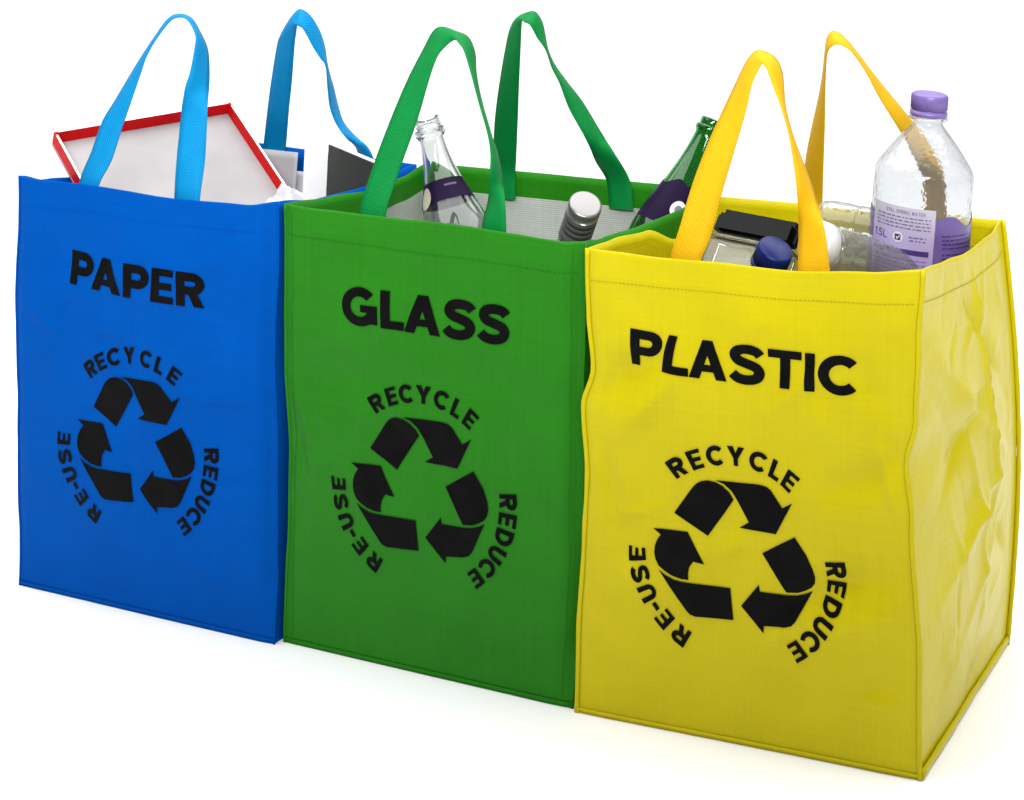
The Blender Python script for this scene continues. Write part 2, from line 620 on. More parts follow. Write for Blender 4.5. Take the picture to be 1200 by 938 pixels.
def make_bag(key, base_l, base_r, top_l, top_r, side, back_top, rim_left, rim_right, folds, folds_side, label, seed, bulge_side=.012, fbulge=.006, sag=((0, 0), (1, 0)), edge_l=((0, 0), (1, 0)), edge_r=((0, 0), (1, 0)), edge_b=0.0):
    B = Bag()
    B.key = key
    B.fl, B.fr = ground(*base_l), ground(*base_r)
    B.d = (B.fr - B.fl).normalized()
    B.n = V((B.d.y, -B.d.x, 0))               # outward, towards the camera
    B.w = (B.fr - B.fl).length
    B.bl = B.fl + V(side[0])
    B.br = B.fr + V(side[1])
    B.tl, B.tr = on_plane(*top_l, B.fl, B.n), on_plane(*top_r, B.fl, B.n)
    bd = (B.br - B.bl).normalized()
    B.bn = V((bd.y, -bd.x, 0))
    B.btl, B.btr = on_plane(*back_top[0], B.bl, B.bn), on_plane(*back_top[1], B.bl, B.bn)
    root = empty('recycling_bag', (B.fl + B.fr + B.bl + B.br) / 4, label, 'bag')
    B.root = root

    folds = folds + fine_folds(int(seed * 10), 14, .021, .0019)
    if folds_side:
        folds_side = [f[:5] + (f[5] * .8,) for f in folds_side] + fine_folds(77, 26, .016, .0030)

    def front(a, b, disp=True):
        p = (B.fl.lerp(B.tl, b)).lerp(B.fr.lerp(B.tr, b), a)
        if not disp:
            return p
        e = min(a, 1 - a) * B.w
        k = fbulge * math.sin(PI * a) * math.sin(PI * min(1, b * 1.05))
        k += .0024 * nz(a * 4 + seed, b * 5.5, seed) + .0011 * nz(a * 9 + seed, b * 12, seed + 3) + .0012 * math.exp(-(e / .03) ** 2) * nz(a * 20, b * 26, seed + 5)
        k += crease(a, b, folds)
        k *= 1 - math.exp(-(e / .022) ** 2) * .9
        k -= (.0035 * math.exp(-(e / .006) ** 2)) if a < .5 or key == 'yellow' else (.011 * math.exp(-(e / .010) ** 2))
        k *= min(1, .12 + b * 6)
        side_wob = (.0030 * nz(b * 3.2, seed, 1.7 + a * 5) + .0014 * nz(b * 9, seed, 4.7 + a * 5)) * (1 - math.exp(-((1 - b) * b * 30)))
        side_wob += lerp_table(edge_l, b)[0] * (1 - a) ** 9 + lerp_table(edge_r, b)[0] * a ** 9
        rim = .0012 * nz(a * 5, seed, 9.2) * max(0, b - .8) * 5 + lerp_table(sag, a)[0] * b ** 12
        return p + B.n * k + B.d * side_wob + V((0, 0, rim))

    B.front = front

    def plane_pt(x, z, lift=.0009):
        """panel coordinates in metres (along the front from the lower left corner, up) -> point on the cloth"""
        p0 = B.fl + B.d * x + V((0, 0, z))
        # invert the near rectangular panel
        b = z / B.tl.z
        for _ in range(3):
            l, r = B.fl.lerp(B.tl, b), B.fr.lerp(B.tr, b)
            a = (p0 - l).dot(B.d) / (r - l).dot(B.d)
            b = z / (B.tl.z + (B.tr.z - B.tl.z) * a)
        e = 1e-3
        p = front(a, b)
        nn = (front(a + e, b) - front(a - e, b)).cross(front(a, b + e) - front(a, b - e)).normalized()
        return p + nn * lift

    B.surf = plane_pt

    def back(a, b):
        p = (B.bl.lerp(B.btl, b)).lerp(B.br.lerp(B.btr, b), a)
        out = bd * (edge_b * math.sin(PI * b) * a ** 6)
        return p + out - B.bn * (.0015 * nz(a * 4, b * 5, seed + 20) + .004 * math.sin(PI * a) * math.sin(PI * b))

    def side_fn(right):
        rim = rim_right if right else rim_left
        f0 = (B.fr, B.tr) if right else (B.fl, B.tl)
        b0 = (B.br, B.btr) if right else (B.bl, B.btl)
        outn = (b0[0] - f0[0]).normalized()
        outn = V((outn.y, -outn.x, 0)) * (1 if right else -1)
        # rim offsets from photo pixels: at fraction s along the side, sideways shift d and height z
        tab = [(0.0, 0.0, 0.0)]
        for s, px, py in rim:
            q = f0[1].lerp(b0[1], s)
            t = q.y
            for _ in range(8):
                want = (px - 600) / F_PX * t
                k = (want - q.x) / outn.x
                t = q.y + outn.y * k
            z = CAM_H - (py - Y_H) / F_PX * t
            tab.append((s, k, z - q.z))
        tab.append((1.0, 0.0, 0.0))

        def fn(s, b):
            ae = 1 if right else 0
            fe, be = front(ae, b), back(ae, b)
            p = fe.lerp(be, s)
            k, dz = lerp_table(tab, s)
            g = b ** 2.2
            blg = bulge_side * math.sin(PI * s) * math.sin(PI * b)
            env = math.sin(PI * min(1, max(0, s))) * min(1, .25 + 3 * b)
            wr = env * (.0022 * nz(s * 3.3 + seed, b * 4.5, 7) + .0012 * nz(s * 7 + seed, b * 11, 11) + (crease(s, b, folds_side, True) * .75 * min(1, .12 + (1 - b) * 6) if right else 0))
            return p + outn * (k * g + (blg if right else 0) + wr * (1 if right else .6)) + V((0, 0, dz * b ** 3))
        return fn

    B.side_r, B.side_l = side_fn(True), side_fn(False)
    cloth, lin = M[key], M['lining_' + {'blue': 'blue', 'green': 'grey', 'yellow': 'yellow'}[key]]
    HEM = .027

    def sheet(name, fn, na, nb, wlen, hlen, flip=False, thick=.0012):
        vs_, uv, fs, mi = [], [], [], []
        G = [[fn(i / na, j / nb) for j in range(nb + 1)] for i in range(na + 1)]
        Gn = []
        for i in range(na + 1):
            row = []
            for j in range(nb + 1):
                da = G[min(na, i + 1)][j] - G[max(0, i - 1)][j]
                db = G[i][min(nb, j + 1)] - G[i][max(0, j - 1)]
                row.append(da.cross(db).normalized() * (-1 if flip else 1))
            Gn.append(row)
        idx = lambda L, i, j: L * (na + 1) * (nb + 1) + i * (nb + 1) + j
        for L in (0, 1):
            for i in range(na + 1):
                for j in range(nb + 1):
                    vs_.append(G[i][j] - Gn[i][j] * thick * L)
                    uv.append((i / na * wlen + seed * .37, j / nb * hlen + seed * .11))
        hem_j = nb * (1 - HEM / hlen)
        for i in range(na):
            for j in range(nb):
                q = [idx(0, i, j), idx(0, i + 1, j), idx(0, i + 1, j + 1), idx(0, i, j + 1)]
                r = [idx(1, i, j), idx(1, i, j + 1), idx(1, i + 1, j + 1), idx(1, i + 1, j)]
                if flip:
                    q.reverse()
                    r.reverse()
                fs += [tuple(q), tuple(r)]
                mi += [0, 1 if j < hem_j - .5 else 0]
        for i in range(na):
            q = [idx(0, i, nb), idx(0, i + 1, nb), idx(1, i + 1, nb), idx(1, i, nb)]
            fs.append(tuple(q[::-1] if flip else q))
            mi.append(0)
        return obj(name, mesh_from(vs_, fs, uv, True, mi), [cloth, lin], root)

    sheet('front_panel', front, 110, 146, B.w, .4)
    sheet('back_panel', back, 30, 45, B.w, .4, flip=True)
    sheet('side_panel', B.side_r, 90 if key == 'yellow' else 40, 120 if key == 'yellow' else 50, .28, .4)
    sheet('side_panel', B.side_l, 40, 45, .28, .4, flip=True)
    # base
    zb = .002
    pts = [B.front(0, 0), B.front(1, 0), B.br, B.bl]
    me = mesh_from([p + V((0, 0, zb)) for p in pts] + [p + V((0, 0, zb + .002)) for p in pts],
                   [(3, 2, 1, 0), (4, 5, 6, 7), (0, 1, 5, 4), (1, 2, 6, 5), (2, 3, 7, 6), (3, 0, 4, 7)],
                   [(p.x, p.y) for p in pts] * 2, False)
    obj('base_panel', me, cloth, root)
    B.back = back
    return B


def sweep_rib(B, path, ra, rb, name, mat, udir, seed=0):
    """flattened sewn rib following a path of points; udir = flat direction"""
    vs_, fs, uv = [], [], []
    n, m = len(path), 8
    for i, p in enumerate(path):
        t = (path[min(n - 1, i + 1)] - path[max(0, i - 1)]).normalized()
        u = (udir - t * udir.dot(t)).normalized()
        w = t.cross(u)
        k = 1 + .22 * nz(i * .31, seed, 2.2)
        for j in range(m):
            th = 2 * PI * j / m
            vs_.append(p + u * math.cos(th) * ra * k + w * math.sin(th) * rb * k)
            uv.append((j * .001, i * .006))
    for i in range(n - 1):
        for j in range(m):
            fs.append((i * m + j, i * m + (j + 1) % m, (i + 1) * m + (j + 1) % m, (i + 1) * m + j))
    fs.append(tuple(range(m))[::-1])
    fs.append(tuple((n - 1) * m + j for j in range(m)))
    return obj(name, mesh_from(vs_, fs, uv), mat, B.root)


def stitches(B, paths, mat, ln=.0026, gap=.0012, wd=.00028):
    """short raised dashes along polylines given as functions u -> (point, normal) with their length"""
    vs_, fs = [], []
    for fn, length in paths:
        n = int(length / (ln + gap))
        for i in range(n):
            u0, u1 = i * (ln + gap) / length, (i * (ln + gap) + ln) / length
            p, nn = fn(u0)
            q, _ = fn(u1)
            t = (q - p).normalized()
            s = t.cross(nn) * wd
            b = len(vs_)
            vs_ += [p + s, p - s, q - s, q + s, p.lerp(q, .5) + s * .4 + nn * .0006, p.lerp(q, .5) - s * .4 + nn * .0006]
            fs += [(b, b + 1, b + 5, b + 4), (b + 2, b + 3, b + 4, b + 5), (b + 1, b + 2, b + 5), (b + 3, b, b + 4)]
    o = obj('stitching', mesh_from(vs_, fs), mat, B.root)
    o['kind'] = 'stuff'
    return o


def fnorm(fn, sgn=1):
    def g(a, b, lift=.0004):
        e = .004
        p = fn(a, b)
        n = (fn(a + e, b) - fn(a - e, b)).cross(fn(a, b + e) - fn(a, b - e)).normalized() * sgn
        return p + n * lift, n
    return g


def dress(B, text, box, w, ring_c, ring_r, angs, hgt=.0156, warp=None):
    """seams, stitching and print of one bag"""
    k = B.key
    ff = fnorm(B.front)
    fr = fnorm(B.side_r)
    hb = 1 - .027 / .4
    st = [(lambda u: ff(.012 + u * .976, hb + .004 * nz(u * 3, 3)), .29)]
    for a in ((.032, .968) if k == 'green' else ()):
        st.append((lambda u, a=a: ff(a + .004 * nz(u * 4, a * 9), .02 + u * .97), .38))
    if k == 'yellow':
        st.append((lambda u: fr(.03 + u * .94, hb + .004 * nz(u * 3, 8)), .27))
    stitches(B, st, M['thread_' + k])
    # sewn ribs along the two upright edges and the lower edge
    for a in (0, 1):
        path = [B.front(a, i / 60) + B.n * (.0010 if k == 'yellow' else .0002) for i in range(61)]
        sweep_rib(B, path, {'yellow': .0021, 'green': .0015, 'blue': .0010}[k], .0010, 'seam', M[k], B.d, 3 + a)
    path = [B.front(i / 50, 0) + B.n * .001 + V((0, 0, .0035)) for i in range(51)]
    sweep_rib(B, path, .0014, .0008 if k == 'yellow' else .0005, 'seam', M[k], V((0, 0, 1)), 8)
    if k == 'yellow':
        path = [B.side_r(i / 40, 0) + V((0, 0, .005)) + (B.d * .002) for i in range(41)]
        sweep_rib(B, path, .0038, .0020, 'seam', M[k], V((0, 0, 1)), 12)
        path = [B.side_r(1, i / 60) + B.d * .002 for i in range(61)]
        sweep_rib(B, path, .0022, .0012, 'seam', M[k], B.d, 15)
    surf = B.surf
    if warp:
        surf = lambda x, z: B.surf(*warp(x, z))
    o = lay(word(text, *box, w), surf, .0035, 'lettering', M['ink'], B.root)
    o['label'] = 'black word ' + text + ' printed on the front'
    for wd, ag in zip(('RECYCLE', 'REDUCE', 'RE-USE'), angs):
        o = lay(arc_word(wd, ag, ring_c, ring_r, hgt, .245, 1.06), B.surf, .004, 'lettering', M['ink'], B.root)
        o['label'] = 'black curved word ' + wd
    for halves in ARROWS:
        g = [[[(ring_c[0] + x * ring_r, ring_c[1] + z * ring_r) for x, z in h]] for h in halves]
        lay(g, B.surf, .004, 'recycling_arrow', M['ink'], B.root)


SIDE = V((.126, .250, 0))
blue = make_bag('blue', (23, 686), (320.5, 756), (20, 207), (319, 238), (SIDE, SIDE), ((225, 157), (488, 193)),
                [(.12, 50, 211), (.3, 88, 207), (.6, 150, 182)], [(.25, 367, 234), (.5, 415, 222)],
                [(.0, .8, .45, .86, .07, -.004), (.15, .75, .3, .5, .08, -.004), (.55, .78, .95, .9, .06, .003), (.1, .3, .5, .22, .10, .003)],
                [], 'blue woven recycling bag printed PAPER, filled with boxes and card', 1.3,
                sag=((0, 0), (.2, -.001), (.7, -.0055), (.9, -.004), (1, -.001)), edge_l=((0, 0), (.35, -.003), (.7, -.004), (1, 0)), edge_r=((0, 0), (.3, -.003), (.6, -.004), (.85, -.001), (1, 0)))
green = make_bag('green', (332.5, 752.5), (669, 831), (332, 240), (680, 287), (V((.125, .250, 0)), V((.131, .250, 0))), ((500, 191), (818, 220)),
                 [(.3, 385, 231), (.55, 437, 223), (.8, 470, 208)], [(.15, 702, 282), (.4, 746, 267), (.7, 800, 245)],
                 [(.02, .52, .07, .40, .02, -.007), (.03, .60, .09, .50, .02, .005), (.02, .40, .06, .26, .025, -.006), (.08, .60, .35, .66, .05, -.004), (.45, .62, .9, .70, .06, -.003), (.93, .3, .985, .12, .03, -.005), (.1, .45, .5, .40, .10, .003), (.6, .3, .95, .25, .09, .003), (.3, .9, .8, .85, .05, -.002)],
                 [], 'green woven recycling bag printed GLASS, filled with bottles', 5.1,
                 sag=((0, 0), (.25, .0006), (.66, .003), (1, 0)), edge_l=((0, .001), (.4, .003), (.7, .001), (1, 0)), edge_r=((0, 0), (.3, .003), (.65, .0), (1, 0)))
yellow = make_bag('yellow', (676, 835), (1078, 915), (687, 292), (1081, 318), (V((.134, .245, 0)), V((.1293, .2451, 0))), ((826, 229), (1173, 258)),
                  [(.2, 717, 281), (.45, 757, 271), (.65, 792, 280), (.85, 822, 262)], [(.25, 1108, 307), (.5, 1134, 296), (.8, 1162, 275)],
                  [(.02, .70, .22, .78, .04, -.009), (.10, .60, .28, .74, .03, .006), (.6, .30, .98, .42, .035, -.007), (.70, .24, .98, .33, .03, .005),
                   (.75, .55, .99, .62, .03, -.006), (.05, .35, .25, .22, .07, .004), (.90, .63, .985, .46, .022, .007), (.93, .66, .99, .60, .02, -.006), (.35, .9, .8, .84, .05, .002),
                   (.02, .20, .20, .12, .05, .004), (.03, .62, .10, .44, .03, -.005), (.80, .14, .98, .20, .03, -.004)],
                  [(.05, .86, .75, .52, .045, .012), (.35, .97, .85, .62, .035, -.010), (.55, .94, .70, .35, .03, .011), (.1, .5, .7, .72, .045, -.008), (.15, .30, .9, .55, .045, .011),
                   (.6, .45, .95, .18, .04, -.012), (.25, .12, .8, .40, .04, .008), (.5, .05, .95, .12, .04, -.013), (.8, .9, .92, .5, .03, .008), (.42, .62, .62, .18, .028, .008), (.08, .75, .35, .60, .03, -.005), (.2, .2, .45, .08, .035, .006)],
                  'yellow woven recycling bag printed PLASTIC, filled with plastic packaging', 8.6, bulge_side=.008, edge_b=.012,
                  sag=((0, 0), (.25, -.0035), (.63, -.0065), (.85, -.004), (1, 0)), edge_l=((0, 0), (.5, .0035), (.66, -.002), (.74, .006), (.85, .0015), (1, 0)),
                  edge_r=((0, 0), (.25, -.003), (.5, -.007), (.62, -.013), (.70, -.006), (.85, -.003), (1, 0)))


def warp_paper(x, z):
    k = max(0, min(1, (x - .06) / .07))
    return x, z + .0045 * (1 - k) - .002


def warp_plastic(x, z):
    k = math.exp(-((x - .075) / .02) ** 2)
    u = (z - .296) / .031
    return x + .0045 * k * (u * u - .3) * 1.2, z + .0025 * max(0, 1 - (x - .045) / .05)


ANG = {
    'blue': ([129, 119, 108.5, 96, 81, 70, 58.5], [2.6, -7.6, -18.0, -29.0, -39.6, -49.8], [-125, -138, -146, -154, -165.4, -176.3]),
    'green': ([123, 111.5, 100.8, 89.3, 77, 65.8, 55.5], [2.6, -7.8, -18.4, -29.4, -40.2, -50.6], [-125, -137, -145.5, -153.4, -165, -175.8]),
    'yellow': ([125.6, 114, 102, 89.6, 76.5, 65.6, 56], [1.8, -8.8, -19.6, -30.8, -41.6, -52.2], [-123, -135, -143.3, -151.8, -163, -174.3]),
}
dress(blue, 'PAPER', (.062, .3005, .2236, .3325), .25, (.1454, .159), .0857, ANG['blue'], warp=warp_paper)
dress(green, 'GLASS', (.0638, .3005, .2312, .3335), .25, (.1474, .1628), .0855, ANG['green'])
dress(yellow, 'PLASTIC', (.0465, .2965, .2415, .3275), .245, (.1387, .153), .0840, ANG['yellow'], warp=warp_plastic)


# ------------------------------------------------------------------ handles
def handle(B, where, pairs, lean, w=.0275, off=.005):
    """pairs: (ax,ay,bx,by,sign) photo pixels of both strap edges from one foot to the other; sign says which edge
    is nearer (+: B nearer). Depth of the middle comes from the plane in which the handle stands."""
    if where == 'front':
        o, n, top = B.fl, -B.n, (B.tl.z + B.tr.z) / 2
    else:
        o, n, top = B.bl, B.bn, (B.btl.z + B.btr.z) / 2
    A_, B_ = [], []
    for ax, ay, bx, by, sg in pairs:
        cx, cy = (ax + bx) / 2, (ay + by) / 2
        dist = off
        for _ in range(6):
            c = on_plane(cx, cy, o + n * dist, n)
            dist = off + lean * max(0, c.z - top)
        t = c.y
        p = math.hypot(ax - bx, ay - by) / F_PX * t
        q = math.sqrt(max(0, w * w - p * p)) * sg
        A_.append(at(ax, ay, t + q / 2))
        B_.append(at(bx, by, t - q / 2))
    # sewn feet run down inside the bag
    for end in (0, -1):
        e0, e1 = A_[end], B_[end]
        m = (e0 + e1) / 2
        drop = V((0, 0, -.030)) if where == 'front' else V((0, 0, -.001))
        d = (e1 - e0)
        d.z *= .4
        d = d.normalized() * w / 2
        lo = m + drop
        k = off - (lo - o).dot(n)
        lo += n * k
        if end == 0:
            A_.insert(0, lo - d)
            B_.insert(0, lo + d)
        else:
            A_.append(lo - d)
            B_.append(lo + d)
    SA, SB = catmull(A_, 8), catmull(B_, 8)
    n_ = len(SA)
    vs_, uv, fs = [], [], []
    K = 5
    th = .0008
    dist = 0
    for i in range(n_):
        T = ((SA[min(n_ - 1, i + 1)] + SB[min(n_ - 1, i + 1)]) - (SA[max(0, i - 1)] + SB[max(0, i - 1)])).normalized()
        nn = (SB[i] - SA[i]).cross(T).normalized()
        if i:
            dist += ((SA[i] + SB[i]) / 2 - (SA[i - 1] + SB[i - 1]) / 2).length
        for s in (1, -1):
            for k in range(K):
                u = k / (K - 1)
                cup = .0006 * math.sin(PI * u)
                vs_.append(SA[i].lerp(SB[i], u) + nn * (s * th * (.5 if k in (0, K - 1) else 1) + cup))
                uv.append((u * w, dist))
    R = 2 * K
    for i in range(n_ - 1):
        for k in range(K - 1):
            fs.append((i * R + k, i * R + k + 1, (i + 1) * R + k + 1, (i + 1) * R + k))
            fs.append((i * R + K + k + 1, i * R + K + k, (i + 1) * R + K + k, (i + 1) * R + K + k + 1))
        fs.append((i * R + K, i * R, (i + 1) * R, (i + 1) * R + K))
        fs.append((i * R + K - 1, i * R + 2 * K - 1, (i + 1) * R + 2 * K - 1, (i + 1) * R + K - 1))
    for i in (0, n_ - 1):
        for k in range(K - 1):
            q = (i * R + k, i * R + K + k, i * R + K + k + 1, i * R + k + 1)
            fs.append(q if i == 0 else q[::-1])
    return obj('handle', mesh_from(vs_, fs, uv), M['strap_' + B.key], B.root)


handle(blue, 'front', [
    (93, 215, 115, 220, 1), (107.8, 176.5, 130.8, 188, 1), (119.8, 143, 143.6, 148.4, 1), (136, 116, 155, 115, 1), (152.5, 88, 165, 85.7, 1),
    (166.6, 65, 171.7, 66.5, 1), (179.4, 46, 182.4, 47.3, 1), (196, 23, 199, 25.6, 1), (209, 16.6, 210, 20.5, 1), (224, 21, 220, 24, 1),
    (235, 38, 229, 41, 1), (243.4, 58, 228, 58, 1), (245.4, 84, 223, 84, 1), (244.8, 105, 216.5, 105, 1), (243, 130, 213, 128, -1),
    (242, 155, 210.5, 153.5, -1), (240, 190, 207, 188, -1), (234, 235, 204.5, 233, -1)], .42, off=.009)
handle(blue, 'back', [
    (308, 176, 334, 178, 1), (309.7, 162, 335.6, 166, 1), (314, 125, 338.6, 128, 1), (318, 94.7, 342, 94.7, 1), (324.6, 54, 345, 54, 1), (328.4, 42, 347, 38, 1),
    (336, 28, 348, 30.5, 1), (343, 18, 350, 31, 1), (352, 11, 355, 34, 1), (364, 19, 361, 44, 1), (374.5, 36, 368, 57, 1), (381, 56, 376, 69, 1), (383.6, 76, 381.8, 78, 1),
    (391, 102, 384, 103, 1), (396, 123, 387, 127, 1), (402.6, 143, 395, 147, 1), (415.4, 158.7, 406, 162, 1), (431, 173, 417, 173, -1), (440, 192, 421, 189, -1)], .40)
handle(green, 'front', [
    (421.7, 248, 451.7, 253, 1), (436.7, 196.7, 468, 200, 1), (456.7, 143, 489, 141, 1), (478, 93, 502, 96, 1), (496.7, 56.7, 511.7, 68, 1),
    (506.7, 38, 521.7, 55, 1), (517, 31.5, 530, 48, 1), (535, 37, 534.5, 47, 1), (549, 44, 538, 51, 1), (556.7, 62, 544, 60, 1), (558.5, 87, 551.7, 85, 1),
    (565, 120, 561, 120, 1), (575, 155, 571, 155, 1), (583, 180, 575, 180, 1), (588.5, 208, 574, 206, 1), (591.5, 235, 572, 235, -1), (593, 266.7, 565, 265, -1)], .42, off=.008)
handle(green, 'back', [
    (577, 230, 604, 232, 1), (578, 201, 604, 203, 1), (578, 180, 605, 181.7, 1), (580, 140, 606.7, 140, 1), (585, 100, 608, 100, 1), (593, 53, 610, 53, 1), (598, 33, 611, 29, 1),
    (605, 21.5, 612, 24.5, 1), (615, 15.7, 614.5, 26, 1), (626.7, 14, 621.7, 30, 1), (635, 25, 630, 45, 1), (639, 41, 636.7, 54, 1), (642, 59, 641, 62, 1),
    (651, 77, 647, 80, 1), (663, 94, 656, 98, 1), (683, 120, 667, 127, 1), (703, 153, 686.7, 163, 1), (720, 180, 698, 189, -1), (738, 211.7, 711, 212, -1), (742, 244, 714, 242, -1)], .40)
handle(yellow, 'front', [
    (785.6, 304, 821, 309, 1), (797, 265, 832.5, 278.8, 1), (811.9, 215, 846.8, 224, 1), (830.6, 166, 862.5, 170, 1), (847.5, 128.8, 873.8, 130.6, 1), (862.5, 96.9, 881, 98.8, 1),
    (875.6, 70.6, 888.8, 81.9, 1), (886.9, 59.5, 893, 75, 1), (900, 62, 896, 77.5, 1), (911, 70.6, 900, 84, 1), (917.4, 89, 906, 101, 1), (920.6, 125, 916, 128, 1),
    (930, 160.6, 924.4, 158, 1), (945, 200, 930, 190, 1), (956, 230, 934, 224, 1), (965.6, 267.5, 936, 264, -1), (972.4, 318, 935, 316, -1)], .42, w=.0285, off=.009)
handle(yellow, 'back', [
    (942, 262, 963, 263, 1), (942.5, 225, 963.8, 230, 1), (943.9, 188.8, 964.9, 190.6, 1), (952.5, 143.8, 966.4, 143.8, 1), (960, 110, 966.8, 110, 1), (965, 80, 967.8, 81, 1),
    (967, 61, 969.5, 63, 1), (969, 44.4, 973.5, 55.6, 1), (975.5, 36.9, 980.6, 51.9, 1), (986, 40.6, 990, 55.0, 1), (1000, 55.6, 999, 62, 1), (1020, 81.9, 1014.4, 84, 1),
    (1042.5, 110, 1031, 115, 1), (1068.8, 142, 1054.5, 153, 1), (1090, 170, 1072, 186, 1), (1104, 200, 1081, 211, -1), (1109, 236, 1083.5, 235, -1), (1109, 266, 1082, 265, -1)], .40, w=.0285)


# ------------------------------------------------------------------ turned things
class Turned:
    """a body of revolution: mouth centre, axis towards the base, angle 0 towards the camera"""

    def __init__(s, mouth, toward):
        s.o = V(mouth)
        s.z = (V(toward) - s.o).normalized()
        c = (V((0, 0, CAM_H)) - s.o)
        s.x = (c - s.z * c.dot(s.z)).normalized()      # towards the camera
        s.y = s.x.cross(s.z)                           # right-hand side as seen
        if s.y.x < 0:
            s.y = -s.y

    def pt(s, h, r, th):
        return s.o + s.z * h + (s.x * math.cos(th) + s.y * math.sin(th)) * r

    def lathe(s, prof, seg=48, knurl=None):
        vs_, fs, uv = [], [], []
        for i, (h, r) in enumerate(prof):
            for j in range(seg):
                th = 2 * PI * j / seg
                k = r
                if knurl and knurl[0] <= h <= knurl[1]:
                    k = r * (1 + knurl[2] * (1 if j % 2 else -1))
                vs_.append(s.pt(h, max(k, 1e-5), th))
                uv.append((th * .03, h))
        for i in range(len(prof) - 1):
            for j in range(seg):
                a, b = i * seg + j, i * seg + (j + 1) % seg
                fs.append((a, b, b + seg, a + seg))
        me = mesh_from(vs_, fs, uv)
        bm = bmesh.new()
        bm.from_mesh(me)
        bmesh.ops.recalc_face_normals(bm, faces=bm.faces)
        bm.to_mesh(me)
        bm.free()
        return me


def smooth_prof(pts, n=5):
    return [(p[0], p[1]) for p in catmull([(a, b) for a, b in pts], n)]


def shell(outer, wall, base_r=True):
    """closed thin-walled profile from an outer profile running mouth -> base"""
    h1 = outer[-1][0]
    inner = [(h, max(r - wall, .002)) for h, r in outer if h < h1 - wall * 1.5]
    prof = list(outer) + [(h1 + .0005, outer[-1][1] * .8), (h1, 0.0005)]
    back = [(h1 - wall * 1.5, .0005), (h1 - wall * 1.5, inner[-1][1] * .85)] + inner[::-1]
    # closing at the lip
    return prof + back + [outer[0]]


def rad_at(prof, h):
    for (h0, r0), (h1, r1) in zip(prof, prof[1:]):
        if h0 <= h <= h1 and h1 > h0:
            return r0 + (r1 - r0) * (h - h0) / (h1 - h0)
    return prof[-1][1]


def patch(T, prof, polys, lift, step, name, mat, parent, uv_box=None):
    """flat print or label laid round the turned surface; polygon coords: (arc angle in radians, height from mouth)"""
    f = lambda a, h: T.pt(h, rad_at(prof, h) + lift, a)
    vs_, fs, uv = [], [], []
    for g in polys:
        # triangulate in metres
        r0 = rad_at(prof, sum(p[1] for p in g[0]) / len(g[0]))
        v, fa = triangulate([[(a * r0, h) for a, h in po] for po in g], step)
        s = len(vs_)
        vs_ += [f(x / r0, h) for x, h in v]
        if uv_box:
            uv += [((x / r0 - uv_box[0]) / (uv_box[2] - uv_box[0]), (h - uv_box[1]) / (uv_box[3] - uv_box[1])) for x, h in v]
        fs += [tuple(i + s for i in q) for q in fa]
    me = mesh_from(vs_, fs, uv if uv_box else None)
    return obj(name, me, mat, parent)


# ---- clear wine bottle with the purple neck band
def clear_bottle():
    mouth = at(500, 139, 1.915)
    T = Turned(mouth, at(532, 264, 1.875))
    root = empty('glass_bottle', mouth + T.z * .30, 'clear glass bottle with dark purple band below its open neck', 'bottle')
    prof = smooth_prof([(0, .0118), (.001, .0128), (.004, .0131), (.0075, .0128), (.009, .0122), (.011, .0128), (.0125, .0152), (.0165, .0153), (.0185, .0138), (.022, .0128), (.034, .0136), (.048, .0155),
                        (.062, .0185), (.076, .0225), (.092, .0280), (.106, .0330), (.120, .0362), (.135, .0372), (.16, .0372), (.20, .0372), (.25, .0372), (.285, .0372), (.296, .0355), (.30, .031)], 4)
    obj('body', T.lathe(shell(prof, .0028), 64), M['glass'], root)
    n = 40
    band = [(-PI + .01 + i * (2 * PI - .02) / n, .0655) for i in range(n + 1)] + [(PI - .01 - i * (2 * PI - .02) / n, .0865) for i in range(n + 1)]
    lb = patch(T, prof, [[band]], .0004, .004, 'label', M['purple'], root)
    oval = [(-.95 + .30 * math.cos(a), .0800 + .0105 * math.sin(a)) for a in [i * PI / 12 for i in range(24)]]
    patch(T, prof, [[oval]], .0008, .003, 'seal', M['cream'], root)
    g = []
    for i in range(7):
        a0 = .02 + i * .085
        g.append([rect(a0, .0715, a0 + .05, .0735)])
    patch(T, prof, g, .0008, .003, 'lettering', M['textgrey'], root)


clear_bottle()


# ---- bottle with the silver screw cap
def silver_bottle():
    top = at(686.5, 239, 1.705)
    c = top + V((-.16 * .25, .60 * .25, -.66 * .25))
    T = Turned(top, c)
    root = empty('glass_bottle', top + T.z * .27, 'glass bottle closed with a tall silver screw cap', 'bottle')
    r = .0148
    cap = [(0, .0003), (.0002, r * .80), (.0006, r * .93), (.0018, r * .985), (.004, r), (.012, r)]
    h = .012
    for k in range(4):
        cap += [(h, r), (h + .0006, r * .955), (h + .0016, r * .955), (h + .0022, r)]
        h += .0075
    cap += [(.050, r), (.051, r * .97)]
    obj('screw_cap', T.lathe(cap, 64), M['silver'], root)
    prof = [(.049, .0138), (.075, .0145), (.10, .019), (.125, .029), (.145, .036), (.16, .037), (.255, .037), (.268, .034)]
    obj('body', T.lathe(shell(smooth_prof(prof, 4), .0028), 48), M['glass'], root)


silver_bottle()


